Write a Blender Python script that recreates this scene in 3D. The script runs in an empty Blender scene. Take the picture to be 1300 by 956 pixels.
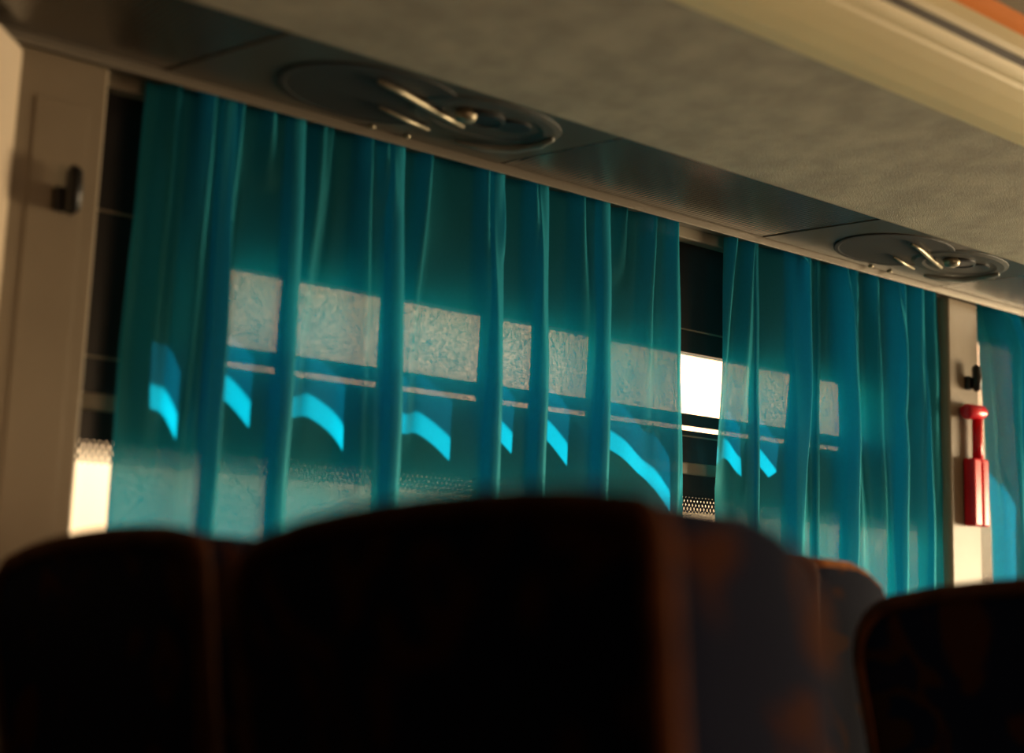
import bpy, bmesh, math, random
import numpy as np
from mathutils import Vector, Matrix
random.seed(7)
S = bpy.context.scene
C = S.collection

# ------------------------------------------------------------------ camera
# origin = the photographer's eye; +X runs along the bus, +Y towards the curtained windows, +Z up
def unit(v):
    v = np.array(v, float); return v / np.linalg.norm(v)
cX = unit([2150, -379, -1805]); cZ = np.array([400, 10430, -1805.]); cZ = unit(cZ - cX * (cZ @ cX)); cY = np.cross(cZ, cX)
cam_d = bpy.data.cameras.new('camera'); cam = bpy.data.objects.new('camera', cam_d); C.objects.link(cam)
R = Matrix([[cX[0], cX[1], cX[2]], [cY[0], cY[1], cY[2]], [cZ[0], cZ[1], cZ[2]]])
cam.matrix_world = R.to_4x4()
cam_d.sensor_width = 36; cam_d.lens = 50; cam_d.shift_y = -45 / 1300
cam_d.clip_start = 0.02
cam_d.dof.use_dof = True; cam_d.dof.focus_distance = 2.62; cam_d.dof.aperture_fstop = 1.55
S.camera = cam

# ------------------------------------------------------------------ world, sun, lights, exposure
W = bpy.data.worlds.new('sky'); S.world = W; W.use_nodes = True
bg = W.node_tree.nodes['Background']; bg.inputs['Strength'].default_value = 1.0
WN = W.node_tree.nodes; WL = W.node_tree.links            # hazy evening sky: dim and warm at the horizon, white higher up
wtc = WN.new('ShaderNodeTexCoord'); wsx = WN.new('ShaderNodeSeparateXYZ'); wr = WN.new('ShaderNodeValToRGB')
WL.new(wtc.outputs['Generated'], wsx.inputs[0]); WL.new(wsx.outputs['Z'], wr.inputs['Fac']); WL.new(wr.outputs['Color'], bg.inputs['Color'])
wm = WN.new('ShaderNodeMapRange'); wm.inputs['From Min'].default_value = .40; wm.inputs['From Max'].default_value = .80; wm.inputs['To Min'].default_value = .62; wm.inputs['To Max'].default_value = 1.45   # brighter towards the sun
WL.new(wsx.outputs['X'], wm.inputs['Value']); WL.new(wm.outputs[0], bg.inputs['Strength'])
we = wr.color_ramp.elements; we[0].position = 0.0; we[0].color = (2.4, 1.4, .8, 1); we[1].position = 1.0; we[1].color = (1.3, 1.6, 1.9, 1)
for p_, c_ in ((.02, (3.6, 2.3, 1.2)), (.07, (3.9, 2.7, 1.5)), (.12, (7.6, 4.1, 2.0)), (.30, (7.0, 4.3, 2.6)), (.5, (2.2, 2.4, 2.5))):
    q_ = we.new(p_); q_.color = (*c_, 1)
sd = bpy.data.lights.new('sun', 'SUN'); sun = bpy.data.objects.new('sun', sd); C.objects.link(sun)
sd.energy = 60; sd.angle = math.radians(0.6); sd.color = (1.0, 0.90, 0.74)
SUN = Vector((-2.7, -1.0, -2.4))
sun.rotation_euler = SUN.to_track_quat('-Z', 'Y').to_euler()

def area(name, loc, target, sx, sy, power, col):
    d = bpy.data.lights.new(name, 'AREA'); d.shape = 'RECTANGLE'; d.size = sx; d.size_y = sy; d.energy = power; d.color = col
    o = bpy.data.objects.new(name, d); C.objects.link(o); o.location = loc
    o.rotation_euler = (Vector(target) - Vector(loc)).to_track_quat('-Z', 'Y').to_euler()
    return o
# daylight through the window openings of the far side of the coach
area('daylight_opposite_window', (1.55, -0.98, 0.12), (1.5, 1.2, 0.8), 1.7, 0.75, 1.6, (1.0, 0.76, 0.44))
# daylight through the windscreen at the head of the coach
area('daylight_windscreen', (5.28, .50, -.05), (2.5, 1.3, 0.5), 1.7, 0.9, 140, (1.0, 0.80, 0.50))
S.view_settings.view_transform = 'Standard'; S.view_settings.look = 'None'
S.view_settings.exposure = 0.0; S.view_settings.gamma = 1.0; S.view_settings.use_curve_mapping = False

# ------------------------------------------------------------------ helpers
def mk(name, verts, faces, mat=None, parent=None, smooth=False, bevel=0, segs=2, loc=None):
    me = bpy.data.meshes.new(name); me.from_pydata([tuple(map(float, v)) for v in verts], [], faces); me.update()
    bm = bmesh.new(); bm.from_mesh(me); bmesh.ops.recalc_face_normals(bm, faces=bm.faces); bm.to_mesh(me); bm.free()
    if smooth: me.polygons.foreach_set('use_smooth', [True] * len(me.polygons))
    o = bpy.data.objects.new(name, me); C.objects.link(o)
    if mat: me.materials.append(mat)
    if parent: o.parent = parent
    if loc: o.location = loc
    if bevel:
        b = o.modifiers.new('b', 'BEVEL'); b.width = bevel; b.segments = segs; b.limit_method = 'ANGLE'; b.angle_limit = 0.6
        me.polygons.foreach_set('use_smooth', [True] * len(me.polygons))
        w = o.modifiers.new('w', 'WEIGHTED_NORMAL'); w.keep_sharp = True
    return o
class G:
    def __init__(s): s.v = []; s.f = []
    def add(s, v, f):
        n = len(s.v); s.v += [tuple(p) for p in v]; s.f += [tuple(i + n for i in q) for q in f]; return s
    def box(s, x0, x1, y0, y1, z0, z1):
        return s.add([(x0,y0,z0),(x1,y0,z0),(x1,y1,z0),(x0,y1,z0),(x0,y0,z1),(x1,y0,z1),(x1,y1,z1),(x0,y1,z1)],
                     [(0,3,2,1),(4,5,6,7),(0,1,5,4),(1,2,6,5),(2,3,7,6),(3,0,4,7)])
    def prismx(s, prof, x0, x1):          # closed profile in (y, z) run along x
        n = len(prof); v = [(x0, y, z) for y, z in prof] + [(x1, y, z) for y, z in prof]
        return s.add(v, [tuple(range(n))[::-1], tuple(range(n, 2*n))] + [(i, (i+1) % n, n + (i+1) % n, n + i) for i in range(n)])
    def prismz(s, prof, z0, z1):          # closed profile in (x, y) run along z
        n = len(prof); v = [(x, y, z0) for x, y in prof] + [(x, y, z1) for x, y in prof]
        return s.add(v, [tuple(range(n))[::-1], tuple(range(n, 2*n))] + [(i, (i+1) % n, n + (i+1) % n, n + i) for i in range(n)])
    def tube(s, pts, r, n=10, closed=False):
        pts = [Vector(p) for p in pts]; m = len(pts); rings = []
        up = Vector((0.13, 0.21, 0.97))
        for i, p in enumerate(pts):
            a = pts[(i-1) % m] if (closed or i > 0) else p; b = pts[(i+1) % m] if (closed or i < m-1) else p
            t = (b - a).normalized(); u = t.cross(up)
            if u.length < 1e-3: u = t.cross(Vector((1, 0, 0)))
            u.normalize(); w = t.cross(u); rr = r[i] if isinstance(r, (list, tuple)) else r
            rings.append([p + (u * math.cos(q) + w * math.sin(q)) * rr for q in [2*math.pi*k/n for k in range(n)]])
        v = [q for ring in rings for q in ring]; f = []
        for i in range(m if closed else m-1):
            j = (i+1) % m
            for k in range(n): f.append((i*n+k, i*n+(k+1) % n, j*n+(k+1) % n, j*n+k))
        if not closed: f += [tuple(range(n))[::-1], tuple((m-1)*n + k for k in range(n))]
        return s.add(v, f)
    def lathe(s, c, axis, prof, n=32, sx=1.0):   # prof: (radius, height along axis)
        ax = Vector(axis).normalized(); u = ax.cross(Vector((0, 1, 0.01))).normalized(); w = ax.cross(u); c = Vector(c); v = []; f = []
        for r, h in prof:
            for k in range(n):
                a = 2*math.pi*k/n; v.append(c + ax*h + u*math.cos(a)*r*sx + w*math.sin(a)*r)
        for i in range(len(prof)-1):
            for k in range(n): f.append((i*n+k, i*n+(k+1) % n, (i+1)*n+(k+1) % n, (i+1)*n+k))
        f += [tuple(range(n))[::-1], tuple((len(prof)-1)*n + k for k in range(n))]
        return s.add(v, f)
    def mk(s, name, mat, parent=None, **k): return mk(name, s.v, s.f, mat, parent, **k)
def empty(name, loc=(0,0,0)):
    o = bpy.data.objects.new(name, None); C.objects.link(o); o.location = loc; o.empty_display_size = .05; return o
def tag(o, label, cat, group=None):
    o['label'] = label; o['category'] = cat
    if group: o['group'] = group
    return o
def struct(o, label=None):
    o['kind'] = 'structure'
    if label: o['label'] = label
    return o

def mat(name, col, rough=.6, metal=0, spec=.5, noise=None, bump=None, sheen=0):
    m = bpy.data.materials.new(name); m.use_nodes = True; N = m.node_tree.nodes; L = m.node_tree.links; b = N['Principled BSDF']
    b.inputs['Base Color'].default_value = (*col, 1); b.inputs['Roughness'].default_value = rough; b.inputs['Metallic'].default_value = metal
    b.inputs['Specular IOR Level'].default_value = spec; b.inputs['Sheen Weight'].default_value = sheen
    tc = N.new('ShaderNodeTexCoord')
    if noise:                             # (scale, second colour, detail)
        t = N.new('ShaderNodeTexNoise'); t.inputs['Scale'].default_value = noise[0]; t.inputs['Detail'].default_value = noise[2]
        r = N.new('ShaderNodeValToRGB'); r.color_ramp.elements[0].position = .35; r.color_ramp.elements[1].position = .68
        r.color_ramp.elements[0].color = (*noise[1], 1); r.color_ramp.elements[1].color = (*col, 1)
        L.new(tc.outputs['Object'], t.inputs['Vector']); L.new(t.outputs['Fac'], r.inputs['Fac']); L.new(r.outputs['Color'], b.inputs['Base Color'])
    if bump:
        t = N.new('ShaderNodeTexNoise'); t.inputs['Scale'].default_value = bump[0]; t.inputs['Detail'].default_value = 3
        bp = N.new('ShaderNodeBump'); bp.inputs['Strength'].default_value = bump[1]; bp.inputs['Distance'].default_value = .002
        L.new(tc.outputs['Object'], t.inputs['Vector']); L.new(t.outputs['Fac'], bp.inputs['Height']); L.new(bp.outputs['Normal'], b.inputs['Normal'])
    return m

M = {}
M['beige'] = mat('beige_plastic', (.29, .225, .148), .42, noise=(9, (.26, .20, .13), 4), bump=(900, .12))
M['pale'] = mat('lit_beige_plastic', (.72, .58, .42), .42, bump=(900, .12))  # beige lightened so the pillar cover strip looks lit
M['beige_dark'] = mat('beige_dark_plastic', (.30, .25, .17), .45, bump=(600, .1))
M['cream'] = mat('cream_vinyl', (.80, .66, .34), .5, noise=(5, (.75, .61, .32), 3), bump=(700, .15))
M['orange'] = mat('orange_stripe', (.85, .24, .01), .8, bump=(700, .1))
M['brown'] = mat('brown_groove', (.07, .045, .02), .6, bump=(500, .1))
M['greyfab'] = mat('grey_carpet_lining', (.46, .415, .31), .95, spec=.15, noise=(17, (.35, .315, .24), 9), bump=(420, .9))
M['black'] = mat('black_frit', (.012, .010, .008), .35, bump=(300, .08))
M['blackp'] = mat('black_plastic', (.018, .016, .014), .4, bump=(300, .1))
M['rail'] = mat('rail_aluminium', (.25, .215, .165), .38, .35, bump=(800, .1))
M['panel'] = mat('grey_green_plastic', (.075, .064, .045), .33, bump=(900, .1))
M['chrome'] = mat('satin_trim', (.40, .34, .23), .38, .6, bump=(300, .03))
M['dish'] = mat('matt_dark_plastic', (.030, .025, .018), .6, bump=(700, .2))
M['dish2'] = mat('matt_grey_plastic', (.060, .052, .036), .5, bump=(700, .2))
M['lens'] = mat('frosted_lens', (.24, .25, .21), .3, bump=(200, .05))
M['red'] = mat('red_plastic', (.90, .015, .03), .25, noise=(30, (.84, .012, .024), 2))
M['darkwall'] = mat('dark_wall_lining', (.05, .045, .04), .8, bump=(200, .4))
M['floor'] = mat('dark_vinyl_floor', (.03, .03, .035), .6, noise=(60, (.015, .015, .018), 5))
M['ceil'] = mat('ceiling_lining', (.35, .31, .24), .8, bump=(200, .3))
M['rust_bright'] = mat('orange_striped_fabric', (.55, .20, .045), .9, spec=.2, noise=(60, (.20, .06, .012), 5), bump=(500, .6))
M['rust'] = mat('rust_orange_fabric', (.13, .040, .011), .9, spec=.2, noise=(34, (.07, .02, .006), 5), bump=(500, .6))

# ribbed service panel: fine crosswise ribs
m = mat('ribbed_panel', (.075, .066, .05), .24, spec=.9); N = m.node_tree.nodes; L = m.node_tree.links
tc = N['Texture Coordinate']; wv = N.new('ShaderNodeTexWave'); wv.wave_type = 'BANDS'; wv.bands_direction = 'X'
wv.inputs['Scale'].default_value = 32; bp = N.new('ShaderNodeBump'); bp.inputs['Strength'].default_value = .25; bp.inputs['Distance'].default_value = .0015
rp = N.new('ShaderNodeValToRGB'); rp.color_ramp.elements[0].color = (.028, .023, .016, 1); rp.color_ramp.elements[1].color = (.085, .068, .047, 1)
L.new(tc.outputs['Object'], wv.inputs['Vector']); L.new(wv.outputs['Fac'], bp.inputs['Height']); L.new(bp.outputs['Normal'], N['Principled BSDF'].inputs['Normal'])
L.new(wv.outputs['Fac'], rp.inputs['Fac']); L.new(rp.outputs['Color'], N['Principled BSDF'].inputs['Base Color'])
M['ribbed'] = m

# seat cloth: navy with rust and dull red swirls
m = mat('navy_patterned_seat_cloth', (.01, .014, .04), .95, spec=.1, bump=(500, .7)); N = m.node_tree.nodes; L = m.node_tree.links
tc = N['Texture Coordinate']; oi = N.new('ShaderNodeObjectInfo'); ad = N.new('ShaderNodeVectorMath'); ad.operation = 'ADD'
mu = N.new('ShaderNodeMath'); mu.operation = 'MULTIPLY'; mu.inputs[1].default_value = 9.0
t1 = N.new('ShaderNodeTexNoise'); t1.inputs['Scale'].default_value = 7.5; t1.inputs['Detail'].default_value = 1.5; t1.inputs['Distortion'].default_value = 1.6
r1 = N.new('ShaderNodeValToRGB'); e = r1.color_ramp.elements
e[0].position = .0; e[0].color = (.006, .009, .026, 1); e[1].position = 1; e[1].color = (.05, .006, .004, 1)
for p, c in ((.54, (.006, .009, .026, 1)), (.58, (.05, .014, .005, 1)), (.64, (.05, .014, .005, 1)), (.67, (.006, .009, .026, 1))):
    q = e.new(p); q.color = c
L.new(oi.outputs['Random'], mu.inputs[0]); L.new(tc.outputs['Object'], ad.inputs[0]); L.new(mu.outputs[0], ad.inputs[1])
L.new(ad.outputs[0], t1.inputs['Vector']); L.new(t1.outputs['Fac'], r1.inputs['Fac']); L.new(r1.outputs['Color'], N['Principled BSDF'].inputs['Base Color'])
M['cloth'] = m

# curtain cloth: thin woven teal fabric, light passes the gaps of the weave and glows through the yarn
def curtain_mat():
    m = bpy.data.materials.new('teal_curtain_cloth'); m.use_nodes = True; N = m.node_tree.nodes; L = m.node_tree.links
    N.remove(N['Principled BSDF']); out = N['Material Output']
    tc = N.new('ShaderNodeTexCoord'); mp = N.new('ShaderNodeMapping'); mp.inputs['Scale'].default_value = (1, 1, .55)
    L.new(tc.outputs['Object'], mp.inputs['Vector'])
    ns = N.new('ShaderNodeTexNoise'); ns.inputs['Scale'].default_value = 330; ns.inputs['Detail'].default_value = 2.5; L.new(mp.outputs[0], ns.inputs['Vector'])
    n2 = N.new('ShaderNodeTexNoise'); n2.inputs['Scale'].default_value = 26; n2.inputs['Detail'].default_value = 2; L.new(mp.outputs[0], n2.inputs['Vector'])
    r = N.new('ShaderNodeMapRange'); r.inputs['From Min'].default_value = .34; r.inputs['From Max'].default_value = .66; r.inputs['To Min'].default_value = .008; r.inputs['To Max'].default_value = .058
    L.new(ns.outputs['Fac'], r.inputs['Value'])
    r2 = N.new('ShaderNodeMapRange'); r2.inputs['From Min'].default_value = .3; r2.inputs['From Max'].default_value = .7; r2.inputs['To Min'].default_value = .8; r2.inputs['To Max'].default_value = 1.15
    L.new(n2.outputs['Fac'], r2.inputs['Value'])
    ml = N.new('ShaderNodeMath'); ml.operation = 'MULTIPLY'; L.new(r.outputs[0], ml.inputs[0]); L.new(r2.outputs[0], ml.inputs[1])
    df = N.new('ShaderNodeBsdfDiffuse'); df.inputs['Color'].default_value = (.030, .37, .47, 1)
    tl = N.new('ShaderNodeBsdfTranslucent'); tl.inputs['Color'].default_value = (.0, .43, .70, 1)
    gs = N.new('ShaderNodeBsdfGlossy'); gs.inputs['Color'].default_value = (.14, .60, .62, 1); gs.inputs['Roughness'].default_value = .42      # satin yarn
    tr = N.new('ShaderNodeBsdfTransparent')
    m1 = N.new('ShaderNodeMixShader'); m1.inputs[0].default_value = .47; L.new(df.outputs[0], m1.inputs[1]); L.new(tl.outputs[0], m1.inputs[2])
    a = N.new('ShaderNodeMixShader'); a.inputs[0].default_value = .06; L.new(m1.outputs[0], a.inputs[1]); L.new(gs.outputs[0], a.inputs[2])
    m2 = N.new('ShaderNodeMixShader'); L.new(ml.outputs[0], m2.inputs[0]); L.new(a.outputs[0], m2.inputs[1]); L.new(tr.outputs[0], m2.inputs[2])
    L.new(m2.outputs[0], out.inputs['Surface'])
    return m
M['curtain'] = curtain_mat()
def glass_mat():
    m = bpy.data.materials.new('window_glass'); m.use_nodes = True; N = m.node_tree.nodes; L = m.node_tree.links
    N.remove(N['Principled BSDF']); tr = N.new('ShaderNodeBsdfTransparent'); tr.inputs[0].default_value = (.97, .98, .97, 1)
    gl = N.new('ShaderNodeBsdfGlossy'); gl.inputs['Roughness'].default_value = .02; fr = N.new('ShaderNodeFresnel'); fr.inputs[0].default_value = 1.45
    mx = N.new('ShaderNodeMixShader'); mc = N.new('ShaderNodeMath'); mc.operation = 'MULTIPLY'; mc.inputs[1].default_value = .6
    L.new(fr.outputs[0], mc.inputs[0]); L.new(mc.outputs[0], mx.inputs[0]); L.new(tr.outputs[0], mx.inputs[1]); L.new(gl.outputs[0], mx.inputs[2])
    L.new(mx.outputs[0], N['Material Output'].inputs['Surface']); return m
M['glass'] = glass_mat()
m = bpy.data.materials.new('sun_dimming_plastic'); m.use_nodes = True; N = m.node_tree.nodes; L = m.node_tree.links; N.remove(N['Principled BSDF'])
tr = N.new('ShaderNodeBsdfTransparent'); tr.inputs[0].default_value = (.26, .32, .36, 1); L.new(tr.outputs[0], N['Material Output'].inputs['Surface']); M['sun_dim'] = m  # for the added visor: lets only part of the sun through
m = bpy.data.materials.new('sun_dimming_sheet'); m.use_nodes = True; N = m.node_tree.nodes; L = m.node_tree.links; N.remove(N['Principled BSDF'])
tr = N.new('ShaderNodeBsdfTransparent'); tr.inputs[0].default_value = (.50, .52, .54, 1); L.new(tr.outputs[0], N['Material Output'].inputs['Surface']); M['sun_sheet'] = m  # for the added sheet that weakens the sun at window 2

# ------------------------------------------------------------------ the coach body
X0, X1 = -1.6, 5.3            # length modelled
YW = 1.83                     # window plane of the curtained side
YO = -0.95                    # opposite side
struct(G().box(X0, X1, YO-.1, 1.98, -1.22, -1.17).mk('floor', M['floor']))
struct(G().box(X0, X1, YO-.1, 1.98, 1.02, 1.06).mk('ceiling', M['ceil']))
# curtained side: below the windows, above them, and solid at both ends
g = G(); g.box(X0, X1, 1.825, 1.90, -1.17, -.22); g.box(X0, X1, YW, 1.90, .685, 1.02); g.box(X0, .70, YW, 1.90, -.22, .685); g.box(4.9, X1, YW, 1.90, -.22, .685)
struct(g.mk('wall_left', M['darkwall']))
g = G(); g.box(X0, X1, YO-.08, YO, -1.17, -.30); g.box(X0, X1, YO-.08, YO, .52, 1.02); g.box(X0, .7, YO-.08, YO, -.30, .52); g.box(2.4, X1, YO-.08, YO, -.30, .52)
struct(g.mk('wall_right', M['darkwall']))
struct(G().box(X0-.05, X0, YO-.08, 1.98, -1.17, 1.02).mk('wall_back', M['darkwall']))
g = G(); g.box(X1, X1+.05, YO-.08, 1.98, -1.17, -.52); g.box(X1, X1+.05, YO-.08, 1.98, .42, 1.02); g.box(X1, X1+.05, YO-.08, -.62, -.52, .42); g.box(X1, X1+.05, 1.32, 1.98, -.52, .42)
struct(g.mk('wall_front', M['darkwall']))

# ---- window 1: black surround with a clear band, a narrow slot, a beige bar and the lower light with a dotted edge
bx0, bx1, bz0, bz1 = .994, 2.545, .326, .444
sz0, sz1 = .294, .3035
mz1, mz0, mx1 = .169, -.18, 2.753
T0, T1 = YW, YW + .006
g = G()
g.box(.70, 2.90, T0, T1, bz1, .72)                      # dark glass above the band
g.box(.70, bx0, T0, T1, bz0, bz1); g.box(bx1, 2.90, T0, T1, bz0, bz1)
g.box(.70, 2.90, T0, T1, sz1, bz0)
g.box(.70, bx0, T0, T1, sz0, sz1); g.box(bx1-.08, 2.90, T0, T1, sz0, sz1)
g.box(.70, 2.90, T0, T1, mz1, sz0)
g.box(mx1, 2.90, T0, T1, mz0, mz1)
g.box(.70, 2.90, T0, T1, -.24, mz0)
w1 = struct(g.mk('window_1', M['black']), 'long black-edged side window behind the wide teal curtain')
g = G(); g.box(.72, 2.88, 1.8364, 1.8400, bz0-.004, bz1+.002); g.box(.72, 2.88, 1.8364, 1.8400, -.235, bz0-.006); g.box(.72, 2.88, 1.8364, 1.8400, bz1+.010, .70)
g.mk('glass_pane', M['glass'], w1)
G().box(.72, 2.90, 1.8362, 1.8402, bz1+.0025, bz1+.0095).mk('seal_or_sun_stop', M['black'], w1)  # added bar, stops sun leaking between frame and visor
G().box(.70, 2.90, 1.822, 1.8299, .210, .233).mk('beige_rail', M['beige_dark'], w1, bevel=.003)['label'] = 'beige horizontal rail across the dark window'
g = G(); g.box(.70, 2.90, 1.827, 1.8299, .4855, .4885); g.box(.70, 2.90, 1.8275, 1.8299, .2815, .2845)
g.mk('seal_or_sun_stop', M['beige_dark'], w1)['label'] = 'thin brown sealing line'
# added visor and ledges outside, unseen: they shape the sun falling on the curtains
G().box(.60, 3.0, 1.8404, 1.8655, bz1+.0025, bz1+.0095).mk('sun_dimming_visor', M['sun_dim'], w1)['label'] = 'added outside visor that dims the sun on the curtain'
G().box(2.46, 3.0, 1.8404, 1.905, bz1+.012, bz1+.025).mk('upper_sun_blocker', M['blackp'], w1)
G().box(.60, 3.0, 1.8404, 1.95, .215, .235).mk('lower_sun_blocker', M['blackp'], w1)
# dotted edge of the lower light: crossing lines that thin out downwards
g = G(); p = .0092; h = .030; yy = YW + .001
x = .70
while x < mx1 + .02:
    for sgn in (1, -1):
        xa, xb = x, x + sgn * h * .62
        wa, wb = .0030, .0010
        g.add([(xa-wa, yy, mz1), (xa+wa, yy, mz1), (xb+wb, yy, mz1-h), (xb-wb, yy, mz1-h),
               (xa-wa, yy+.001, mz1), (xa+wa, yy+.001, mz1), (xb+wb, yy+.001, mz1-h), (xb-wb, yy+.001, mz1-h)],
              [(0,1,2,3), (7,6,5,4), (0,4,5,1), (1,5,6,2), (2,6,7,3), (3,7,4,0)])
    x += p
g.mk('dotted_edge', M['black'], w1)['label'] = 'fine black lattice printed along the top of the lower glass'

# ---- window 2: one tall clear light, seen only at the edges of the last curtain
g = G(); g.box(2.90, 4.9, T0, T1, .640, .72); g.box(2.90, 4.9, T0, T1, -.24, -.18); g.box(2.90, 2.915, T0, T1, -.18, .64); g.box(4.82, 4.9, T0, T1, -.18, .64)
w2 = struct(g.mk('window_2', M['black']), 'side window behind the cut-off curtain at the right edge')
G().box(2.905, 4.88, 1.8385, 1.8425, -.235, .70).mk('glass_pane', M['glass'], w2)
G().box(2.905, 4.88, 1.8368, 1.8380, -.235, .70).mk('sun_dimming_sheet', M['sun_sheet'], w2)  # added sheet, dims the sun patch on the last curtain
G().box(3.001, 4.95, 1.8439, 1.90, .625, .645).mk('upper_sun_blocker', M['blackp'], w2)  # added unseen blocker, limits how high sun reaches on the last curtain

# header strip over both windows, seen in the gaps above the curtains
struct(G().box(.55, 5.0, 1.8005, 1.829, .655, .690).mk('trim_1', M['beige_dark'], bevel=.003), 'brown-beige header strip over the windows')

# ---- pillars
def pillar_profile(xa, xb, yf, ch):
    return [(xa, 1.829), (xa, yf+ch), (xa+ch*.6, yf), (xb-ch*.6, yf), (xb, yf+ch), (xb, 1.829)]
p1 = struct(G().prismz(pillar_profile(.50, .762, 1.750, .010), -1.17, .662).mk('trim_2', M['beige'], bevel=.002), 'beige window pillar at the left edge carrying a black hook')
G().prismz([(.30, 1.75), (.30, 1.672), (.555, 1.672), (.585, 1.684), (.632, 1.738), (.640, 1.7495)], -1.17, .655).mk('pillar_cover', M['pale'], p1, bevel=.003)['label'] = 'raised cover strip along the left of the pillar, lightened to look lit'
g = G().prismz([(.662, 1.7499), (.662, 1.7482), (.735, 1.7482), (.735, 1.7499)], -1.1, .60); g.mk('pillar_panel', M['beige'], p1, bevel=.001)
p2 = struct(G().prismz(pillar_profile(2.752, 2.884, 1.752, .014), -1.17, .662).mk('trim_3', M['beige'], bevel=.004), 'beige window pillar between the second and third curtains')

# ---- coat hooks
def hook(x, z, y, s, label):
    t = empty('coat_hook', (x, y, z)); tag(t, label, 'hook', 'black coat hooks on the pillars')
    G().box(-.017*s, .001*s, -.013, 0, -.029*s, .004*s).mk('base_plate', M['blackp'], t, bevel=.004)
    G().tube([(0, -.016, -.029*s), (.001, -.021, -.026*s), (.001, -.023, .0), (.001, -.021, .024*s), (0, -.018, .029*s)], [.0065*s, .0105*s, .0115*s, .0105*s, .006*s], 16).mk('hook_arm', M['blackp'], t, smooth=True)
    return t
hook(.712, .480, 1.748, 1.0, 'black coat hook on the beige pillar at the left edge of the photo')
hook(2.832, .486, 1.752, .95, 'black coat hook above the red hammer on the narrow pillar')

# ---- emergency hammer on the second pillar
t = empty('emergency_hammer', (2.836, 1.751, .30)); tag(t, 'red emergency hammer in its holder on the pillar beside the last curtain', 'hammer')
g = G(); g.box(-.034, -.004, -.030, -.001, -.145, .004); g.box(.000, .026, -.030, -.001, -.145, .004); g.box(-.030, .022, -.014, -.001, -.140, .002)
g.mk('holder', M['red'], t, bevel=.005, segs=3)
G().tube([(.000, -.018, -.004), (.000, -.017, .040), (.000, -.018, .092)], [.013, .011, .012], 14).mk('handle', M['red'], t, smooth=True)
hd = G().tube([(-.050, -.020, .106), (-.045, -.020, .106), (.012, -.020, .109), (.024, -.020, .109)], [.012, .017, .016, .011], 16).mk('hammer_head', M['red'], t, smooth=True)
G().lathe((.024, -.020, .109), (1, 0, 0), [(.006, 0), (.005, .006), (.0012, .014)], 12).mk('steel_tip', M['chrome'], hd, smooth=True)

# ------------------------------------------------------------------ luggage rack and the panels under it
RX0, RX1 = -1.4, 5.2
rack = empty('luggage_rack', (0, 1.3, .68)); tag(rack, 'overhead luggage rack with grey fabric underside and cream front edge', 'luggage rack')
def rel(o, root): o.location = -Vector(root.location); return o
def strip(name, prof, mt, bev=0, th=.008):   # open profile given thickness upwards
    pr = list(prof); n = len(pr); up = []
    for i, (y, z) in enumerate(pr):
        a = pr[max(i-1, 0)]; b = pr[min(i+1, n-1)]; dy, dz = b[0]-a[0], b[1]-a[1]; l = math.hypot(dy, dz); ny, nz = (-dz/l, dy/l)
        if nz < 0 or (abs(nz) < 1e-6 and ny < 0): ny, nz = -ny, -nz
        if prof[0][0] > prof[-1][0] and (ny < 0 and nz < .2): ny, nz = -ny, -nz
        up.append((y + ny*th, z + nz*th))
    o = G().prismx(pr + up[::-1], RX0, RX1).mk(name, mt, rack, bevel=bev); return rel(o, rack)
strip('fabric_underside', [(1.487, .6735), (1.42, .678), (1.28, .689), (1.128, .7035)], M['greyfab'])['label'] = 'mottled grey carpeted panel'
def arc(c, r, a0, a1, n=8): return [(c[0] + r*math.cos(math.radians(a0 + (a1-a0)*i/n)), c[1] + r*math.sin(math.radians(a0 + (a1-a0)*i/n))) for i in range(n+1)]
strip('front_lip', [(1.1275, .7015), (1.10, .7020), (1.07, .7075), (1.045, .7155), (1.026, .7235), (1.022, .7275), (1.015, .7300), (1.008, .7345), (1.003, .7415)], M['cream'])['label'] = 'smooth cream moulded front edge'
strip('groove', [(1.006, .7415), (1.010, .7490), (1.004, .7560)], M['brown'])
strip('upper_lip', [(1.003, .7560), (.996, .7620), (.990, .7790)], M['cream'])
strip('orange_stripe', [(.990, .7792), (.985, .7900), (.977, .8005)], M['orange'])['label'] = 'orange stripe along the rack front'
strip('rack_face', [(.9772, .8007), (.972, .83), (.970, 1.015)], M['beige_dark'])
rel(G().box(RX0, RX1, 1.484, 1.492, .6735, .682).mk('edge_bead', M['beige_dark'], rack, bevel=.002), rack)
# bracket plates of the rack, small joint visible on the bead

# curtain rail along the window head
cr = empty('curtain_rail', (0, 1.735, .67)); tag(cr, 'beige metal curtain rail along the top of the windows', 'curtain rail')
rel(G().prismx([(1.722, .6550), (1.7222, .6680), (1.7265, .6835), (1.800, .6835), (1.800, .6765), (1.732, .6765), (1.7275, .668), (1.7270, .6550)], RX0, RX1).mk('rail_profile', M['rail'], cr, bevel=.001), cr)
rel(G().box(RX0, RX1, 1.776, 1.828, .6845, .6849).mk('rail_flange', M['rail'], cr), cr)

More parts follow.
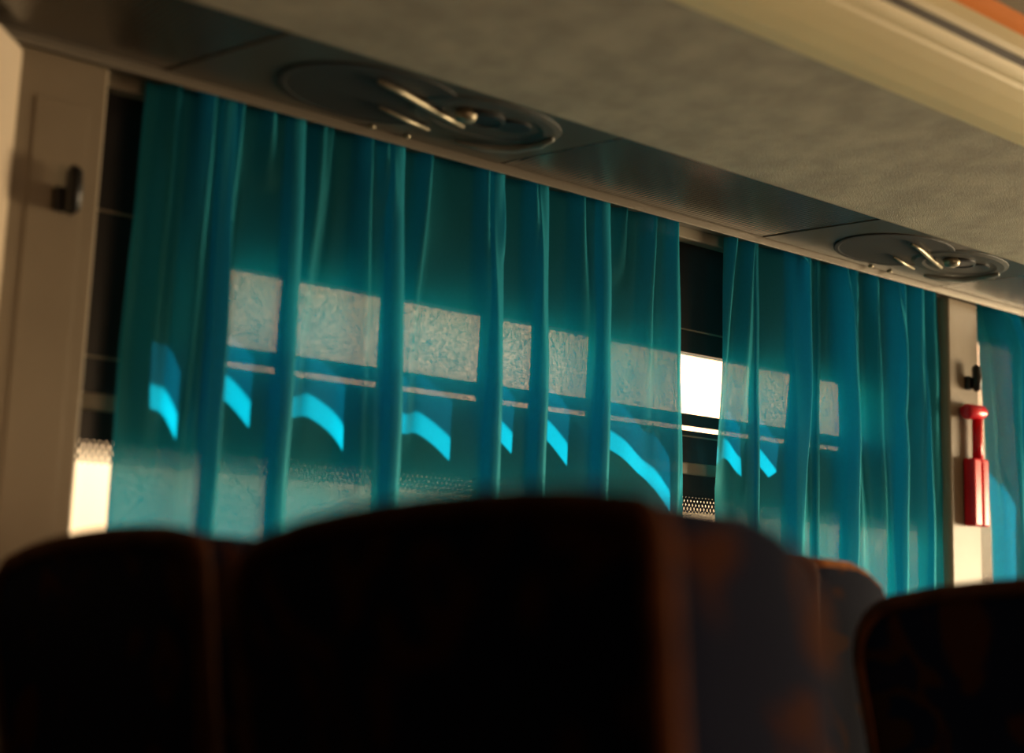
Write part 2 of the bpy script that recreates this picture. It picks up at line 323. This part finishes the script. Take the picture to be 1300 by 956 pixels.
# flat ribbed cover panels and light panels between rail and rack
def panel_z(y): return .669 + (1.72 - y) * (.676 - .669) / (1.72 - 1.49)
SK = .055   # skew of the joints
def skew_panel(xa, xb, y0=1.484, y1=1.7215, lift=.0, th=.006, mt=None, name='cover', parent=None, sk=True, bevel=.0015):
    d = lambda y: -(y - 1.49) / .23 * (.06 if sk else 0)
    v = []
    for x, y in ((xa, y0), (xb, y0), (xb, y1), (xa, y1)):
        v.append((x + d(y), y, panel_z(y) + lift))
    v += [(a, b, c + th) for a, b, c in v]
    return mk(name, v, [(0,3,2,1), (4,5,6,7), (0,1,5,4), (1,2,6,5), (2,3,7,6), (3,0,4,7)], mt, parent, bevel=bevel)
per = 1.255
starts = [.885 + per * k for k in (-1, 0, 1, 2, 3)]
labs = ['dark ribbed overhead panel above the left pillar, before the first light panel', 'dark ribbed overhead panel between the two light panels',
        'dark ribbed overhead panel right of the farther light panel']
for k, s in enumerate(starts[:4]):
    o = skew_panel(s + .595, s + per - .004, mt=M['ribbed'], name='ribbed_panel', lift=.0006)
    tag(o, labs[k] if k < 3 else 'dark ribbed overhead panel farthest along the coach', 'ceiling panel', 'ribbed overhead panels')

def crescent(c, a, b, rot, t, n=24, span=(200, 340)):
    pts = []
    for i in range(n+1):
        q = math.radians(span[0] + (span[1]-span[0])*i/n); x = a*math.cos(q); y = b*math.sin(q)
        pts.append((c[0] + x*math.cos(rot) - y*math.sin(rot), c[1] + x*math.sin(rot) + y*math.cos(rot)))
    return pts
def light_panel(s, label):
    t = empty('reading_light_panel', (s, 1.6, .67)); tag(t, label, 'light panel', 'overhead reading light panels')
    def P(o): return rel(o, t)
    P(skew_panel(s, s + .59, mt=M['panel'], name='housing', parent=t, lift=-.0005))
    # large flat speaker dish on the left
    def disc(cx, cy, rx, ry, prof, name, mt, par=t, n=40):
        g = G(); v = []; f = []
        for r, h in prof:
            for k in range(n):
                a = 2*math.pi*k/n; X = cx + rx*r*math.cos(a); Y = cy + ry*r*math.sin(a); v.append((X, Y, panel_z(Y) - .0005 - h))
        for i in range(len(prof)-1):
            for k in range(n): f.append((i*n+k, i*n+(k+1) % n, (i+1)*n+(k+1) % n, (i+1)*n+k))
        f += [tuple(range(n)), tuple((len(prof)-1)*n + k for k in range(n))]
        return P(mk(name, v, f, mt, par, smooth=False, bevel=0))
    disc(s+.20, 1.603, .145, .100, [(1, -.002), (1, .0015), (.985, .0025), (.93, .0028), (.91, .0018), (.2, .0015)], 'speaker_dish', M['dish'])
    # raised bowl of the lamp with its crescent grips
    disc(s+.385, 1.575, .135, .078, [(1, -.002), (.99, .001), (.9, .0045), (.75, .0058), (.68, .0035)], 'lamp_bezel', M['dish2'])
    def bar(pts, r, mt, name, par=t, drop=.008):
        n = len(pts); rr = [r*(.35 + .65*math.sin(math.pi*min(max((i+.6)/(n+.2), 0), 1))) for i in range(n)]
        return P(G().tube([(x, y, panel_z(y) - drop) for x, y in pts], rr, 10).mk(name, mt, par, smooth=True))
    bar([(s+.165, 1.540), (s+.215, 1.553), (s+.27, 1.573), (s+.325, 1.592), (s+.365, 1.605)], .0052, M['chrome'], 'grip_bar')
    bar([(s+.225, 1.622), (s+.29, 1.640), (s+.335, 1.650)], .0035, M['chrome'], 'grip_bar')
    bar([(s+.400, 1.667), (s+.45, 1.660), (s+.49, 1.632), (s+.505, 1.590), (s+.50, 1.556)], .0065, M['lens'], 'lens')
    disc(s+.365, 1.562, .040, .026, [(1, -.002), (1, .007), (.85, .0095), (.8, .008)], 'lamp_socket', M['blackp'])
    disc(s+.425, 1.560, .030, .022, [(1, -.002), (1, .0065), (.9, .0072)], 'switch_recess', M['blackp'])
    P(G().lathe((s+.335, 1.562, panel_z(1.562) - .004), (0, 0, -1), [(.016, 0), (.017, .006), (.014, .013), (.006, .016)], 20).mk('knob', M['chrome'], t, smooth=True))
    for dx in (.275, .34):
        P(G().lathe((s+dx, 1.735-.022, panel_z(1.713) - .0005), (0, 0, -1), [(.006, 0), (.006, .002), (.004, .004)], 14).mk('screw', M['chrome'], t, smooth=True))
    return t
ll = ['blurred dark reading-light panel above the middle of the wide curtain', 'sharper dark reading-light panel above the second curtain']
for k, s in enumerate(starts[1:3]): light_panel(s, ll[k])

# ------------------------------------------------------------------ curtains
def catmull(P, sub):
    P = np.array(P); n = len(P); out = []
    for i in range(n-1):
        p0 = P[max(i-1, 0)]; p1 = P[i]; p2 = P[i+1]; p3 = P[min(i+2, n-1)]
        for k in range(sub):
            t = k/sub
            out.append(.5*((2*p1) + (-p0+p2)*t + (2*p0-5*p1+4*p2-p3)*t*t + (-p0+3*p1-3*p2+p3)*t**3))
    out.append(P[-1]); return np.array(out)
def A2W(xa, y): return xa * y / 1.75
YB, YT = 1.799, 1.712
def curtain(name, xs_left, xs_right, flats, ridges, bulge, z1, z0, edgeL, edgeR, label, yoff=0):
    """flats: apparent [start, end] (x on the 1.75 plane) of each flat field; a pinched fold stands between them"""
    root = empty(name, (0, 0, 0)); tag(root, label, 'curtain', None)
    pts = []
    tips = []
    NF = len(flats)
    for i, (a, b) in enumerate(flats):
        bl = bulge[i]; ye = YB - bl
        xa = A2W(a, YB) - .004; xb = A2W(b, ye)
        if i == 0: pts.append((xs_left, YB - .004)) ; xa = max(xa, xs_left + .01)
        nxt = flats[i+1][0] if i < NF-1 else None
        w = xb - xa
        pts += [(xa, YB), (xa + w*.25, YB - bl*.10), (xa + w*.5, YB - bl*.34), (xa + w*.75, YB - bl*.68), (xb - .004, ye)]
        if nxt is not None:
            # apparent position of tip = start of next flat
            yt = ye - max(.012, min(.032, (nxt - b) * .6 + .004))
            xt = A2W(nxt, yt) - .003
            xt = min(xt, xb + .034); hw = max(.003, min(.012, (xt - xb)*.45))
            rr = max(.006, min(.0135, (nxt - b)*.36)); xc, yc = xb + rr + .002, ye - rr*.9; xt = xc
            pts += [(xc - rr, yc), (xc - .72*rr, yc - .72*rr), (xc, yc - rr), (xc + .75*rr, yc - .70*rr), (xc + rr, yc + .05*rr), (xc + .7*rr, yc + .8*rr), (xc + .15*rr, ye + .010), (xc + .3*rr, YB - .006)]
            tips.append(xt)
            # guarantee monotone-ish return behind the fold
            flats[i+1] = ((xt + .016)*1.75/YB, flats[i+1][1])
    pts.append((xs_right, YB - .03))
    base = catmull(pts, 9)
    nz = 90; V = []; nu = len(base)
    rnd = np.random.RandomState(len(flats)*3 + 1)
    ph = rnd.rand(6)*6.28
    for j in range(nz+1):
        v = j/nz; z = z1 + (z0 - z1)*v
        b = base.copy()
        # gathered closer to the rail at the top: depth of folds flattened to the rail, widening below
        k = .55 + .45*min(1, v*2.6)
        ymid = 1.775
        b[:, 1] = ymid + (b[:, 1] - ymid)*k
        b[:, 0] += .0035*np.sin(b[:, 0]*9 + ph[0] + v*2.2) * v + .002*np.sin(v*7 + b[:, 0]*21 + ph[1])
        for (xt_, xb_, v_end, amp, wd) in ridges:
            fade = max(0., 1 - v/v_end); fade = fade**.7 if v_end < 1.5 else 1.0
            xc = xt_ + (xb_ - xt_)*min(1, v/min(v_end, 1.0))
            xc = xc * 1.76/1.75
            ww = 1.35*wd*(1 + 1.3*v/min(v_end, 1.0))
            b[:, 1] -= 1.7*amp*fade*np.exp(-((b[:, 0]-xc)/ww)**2)
        # side edges
        eL = np.interp(v, [p[0] for p in edgeL], [p[1] for p in edgeL]); eR = np.interp(v, [p[0] for p in edgeR], [p[1] for p in edgeR])
        u = (b[:, 0] - base[0, 0])/(base[-1, 0] - base[0, 0])
        b[:, 1] += yoff*min(1, v*9)
        b[:, 0] += eL*np.clip(1-u*6, 0, 1) + eR*np.clip(1-(1-u)*6, 0, 1)
        b[:, 1] += .0012*np.sin(b[:, 0]*60 + v*9 + ph[2])*v + .001*np.sin(v*23 + b[:, 0]*30)
        if z > .640:                                   # held behind the rail at the heading
            lim = 1.739 - .03*min(1, max(0, (.655 - z)/.015)); b[:, 1] = np.maximum(b[:, 1], lim)
        for x, y in b: V.append((x, y, z))
    F = [(j*nu+i, j*nu+i+1, (j+1)*nu+i+1, (j+1)*nu+i) for j in range(nz) for i in range(nu-1)]
    o = mk('curtain_cloth', V, F, M['curtain'], root, smooth=True)
    # hem tubes along both side edges and the heading tape
    return root

flats1 = [(.817, .925), (.955, 1.036), (1.079, 1.224), (1.268, 1.423), (1.462, 1.520), (1.564, 1.667), (1.722, 1.868)]
rid1 = [(.864, .862, .6, .014, .008), (.911, .900, .9, .018, .007), (.964, .950, .8, .016, .007), (1.014, 1.02, .12, .010, .006), (1.101, 1.085, .55, .016, .007),
        (1.119, 1.11, .35, .012, .007), (1.176, 1.20, .8, .018, .007), (1.209, 1.218, .12, .010, .005), (1.302, 1.285, .55, .018, .007),
        (1.406, 1.425, .45, .014, .006), (1.462, 1.450, .16, .012, .005), (1.519, 1.535, .35, .014, .006), (1.627, 1.655, .4, .015, .008),
        (1.748, 1.750, .15, .012, .006), (1.805, 1.80, .5, .018, .007), (1.86, 1.86, .8, .014, .007)]
curtain('curtain', A2W(.808, 1.79), A2W(1.888, 1.77), flats1, rid1, [.030, .030, .045, .045, .028, .040, .045], .672, -.30,
        [(0, .0), (.4, .0), (1, .006)], [(0, -.008), (.3, -.004), (.7, .012), (1, .03)],
        'wide teal curtain filling the long window left of the bright gap')
flats2 = [(2.015, 2.083), (2.097, 2.187), (2.241, 2.268), (2.286, 2.345), (2.412, 2.530), (2.562, 2.632), (2.66, 2.70)]
rid2 = [(2.040, 2.02, .5, .015, .006), (2.088, 2.07, .6, .014, .007), (2.211, 2.25, .9, .02, .007), (2.261, 2.262, .9, .016, .007), (2.36, 2.41, .9, .02, .007),
        (2.416, 2.47, .8, .018, .007), (2.474, 2.53, .9, .020, .007), (2.536, 2.56, .8, .014, .007), (2.559, 2.55, .3, .014, .006), (2.638, 2.66, .9, .018, .009), (2.71, 2.72, .9, .014, .009)]
curtain('curtain', A2W(1.999, 1.78), A2W(2.742, 1.76), flats2, rid2, [.022, .035, .015, .025, .035, .025, .02], .672, -.30,
        [(0, .004), (.3, .0), (1, -.006)], [(0, -.012), (.3, .0), (1, .012)],
        'teal curtain between the bright gap and the narrow pillar')
flats3 = [(2.93, 2.965), (2.995, 3.06), (3.10, 3.18), (3.22, 3.34), (3.40, 3.50), (3.56, 3.66)]
rid3 = [(2.96, 2.985, 3, .026, .016), (2.90, 2.92, .9, .012, .007), (2.95, 2.955, .7, .014, .007), (3.02, 3.04, .6, .014, .007), (3.13, 3.15, .6, .014, .007), (3.27, 3.3, .6, .014, .008)]
curtain('curtain', A2W(2.893, 1.752), A2W(3.75, 1.77), flats3, rid3, [.015, .02, .03, .03, .03, .03], .672, -.30,
        [(0, .0), (.06, -.012), (.16, -.010), (.30, .008), (.55, .030), (1, .045)], [(0, 0), (1, 0)],
        'teal curtain cut off by the right edge of the photo', -.036)

# ------------------------------------------------------------------ seats
def seat(x0, ya, yb, zt, label, pat):
    """coach seat facing +X; x0 = rear face of the backrest at its top, ya/yb = sides, zt = top"""
    root = empty('coach_seat', (x0 + .25, (ya+yb)/2, -1.17)); tag(root, label, 'seat', 'patterned coach seats')
    w = (yb - ya)/2; yc = (ya + yb)/2; H = .74; D = .205; lean = .16
    def outline(ins, n=10):
        rw, ra = .070, .020          # softer corner on the window side
        ww = w - ins*(.35 if ins < .09 else .9); top = zt - ins; bot = zt - H + ins*.4; o = []; ar = .013
        rw = max(rw - ins*.5, .02); ra = max(ra - ins*.3, .012)
        for i in range(n+1):
            a = math.pi/2*i/n; o.append((yc - ww + ra - ra*math.cos(a), top - ar - ra + ra*math.sin(a)))
        for i in range(1, 8):
            u = i/8; o.append((yc - ww + ra + (2*ww - ra - rw)*u, top - ar + ar*math.sin(math.pi*u)**.6))
        for i in range(n+1):
            a = math.pi/2*(1 - i/n); o.append((yc + ww - rw + rw*math.cos(a), top - ar - rw + rw*math.sin(a)))
        for z in np.linspace(top - .2, bot, 8): o.append((yc + ww - .012*math.sin((z - bot)/H*3.1), z))
        for z in np.linspace(bot, top - .2, 8): o.append((yc - ww + .012*math.sin((z - bot)/H*3.1), z))
        return [(y, z + .014*(yc - y)/w) for y, z in o]
    rings = [(.0, .10), (.0, .03), (.004, .012), (.016, .002), (.04, 0), (.105, .003), (.135, .012), (.165, .028), (.188, .052), (D, .085), (D - .012, .12)]
    V = []; F = []; n = len(outline(0))
    for dx, ins in rings:
        for (y, z) in outline(ins): V.append((x0 + dx + (zt - z)*lean - root.location.x, y - root.location.y, z - root.location.z))
    for i in range(len(rings)-1):
        for k in range(n): F.append((i*n+k, i*n+(k+1) % n, (i+1)*n+(k+1) % n, (i+1)*n+k))
    F += [tuple(range(n))[::-1], tuple((len(rings)-1)*n + k for k in range(n))]
    b = mk('backrest', V, F, M['cloth'], root, smooth=True)
    L0 = Vector(root.location)
    o = outline(.004)
    pl = [Vector((x0 + .006 + (zt - z)*lean, y, z)) - L0 for y, z in o]
    G().tube(pl, .010, 8, True).mk('piping', M['rust'], root, smooth=True)['label'] = 'rust orange piping around the backrest'
    # rust coloured shoulder patch wrapping the aisle-side top corner
    V = []; F = []; idx = list(range(3, 13)); ro = rings[3:9]
    for dx, ins in ro:
        oo = outline(ins - .0025)
        for k in idx: y, z = oo[k]; V.append((x0 + dx + (zt - z)*lean - L0.x, y - L0.y, z - L0.z))
    m_ = len(idx)
    for i in range(len(ro)-1):
        for k in range(m_-1): F.append((i*m_+k, i*m_+k+1, (i+1)*m_+k+1, (i+1)*m_+k))
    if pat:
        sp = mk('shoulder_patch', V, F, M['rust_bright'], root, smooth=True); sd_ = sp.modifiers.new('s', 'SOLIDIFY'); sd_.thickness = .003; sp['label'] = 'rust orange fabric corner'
    g = G(); g.box(x0+.30 - L0.x, x0+.80 - L0.x, -w+.01, w-.01, .38, .50); g.mk('seat_cushion', M['cloth'], root, bevel=.04, segs=4)
    g = G(); g.box(x0+.36 - L0.x, x0+.72 - L0.x, -w+.06, w-.06, .30, .378); g.box(x0+.45 - L0.x, x0+.62 - L0.x, -w+.12, w-.12, 0, .299); g.mk('base', M['blackp'], root, bevel=.01)
    G().tube([(x0+.28 - L0.x, -w-.012, .66), (x0+.45 - L0.x, -w-.014, .68), (x0+.66 - L0.x, -w-.012, .68)], [.014, .02, .016], 12).mk('armrest', M['blackp'], root, smooth=True)
    return root
seat(.62, .600, 1.112, .054, 'largest blurred dark seat back with rust piping, in the foreground centre', False)
seat(.62, 1.165, 1.66, .032, 'blurred dark seat back at the lower left corner, beside the pillar', False)
seat(1.475, .58, 1.083, .020, 'dark seat back at the lower right corner', False)
seat(1.47, 1.14, 1.64, .042, 'rust-cornered seat back peeping between the two nearer dark seats', True)
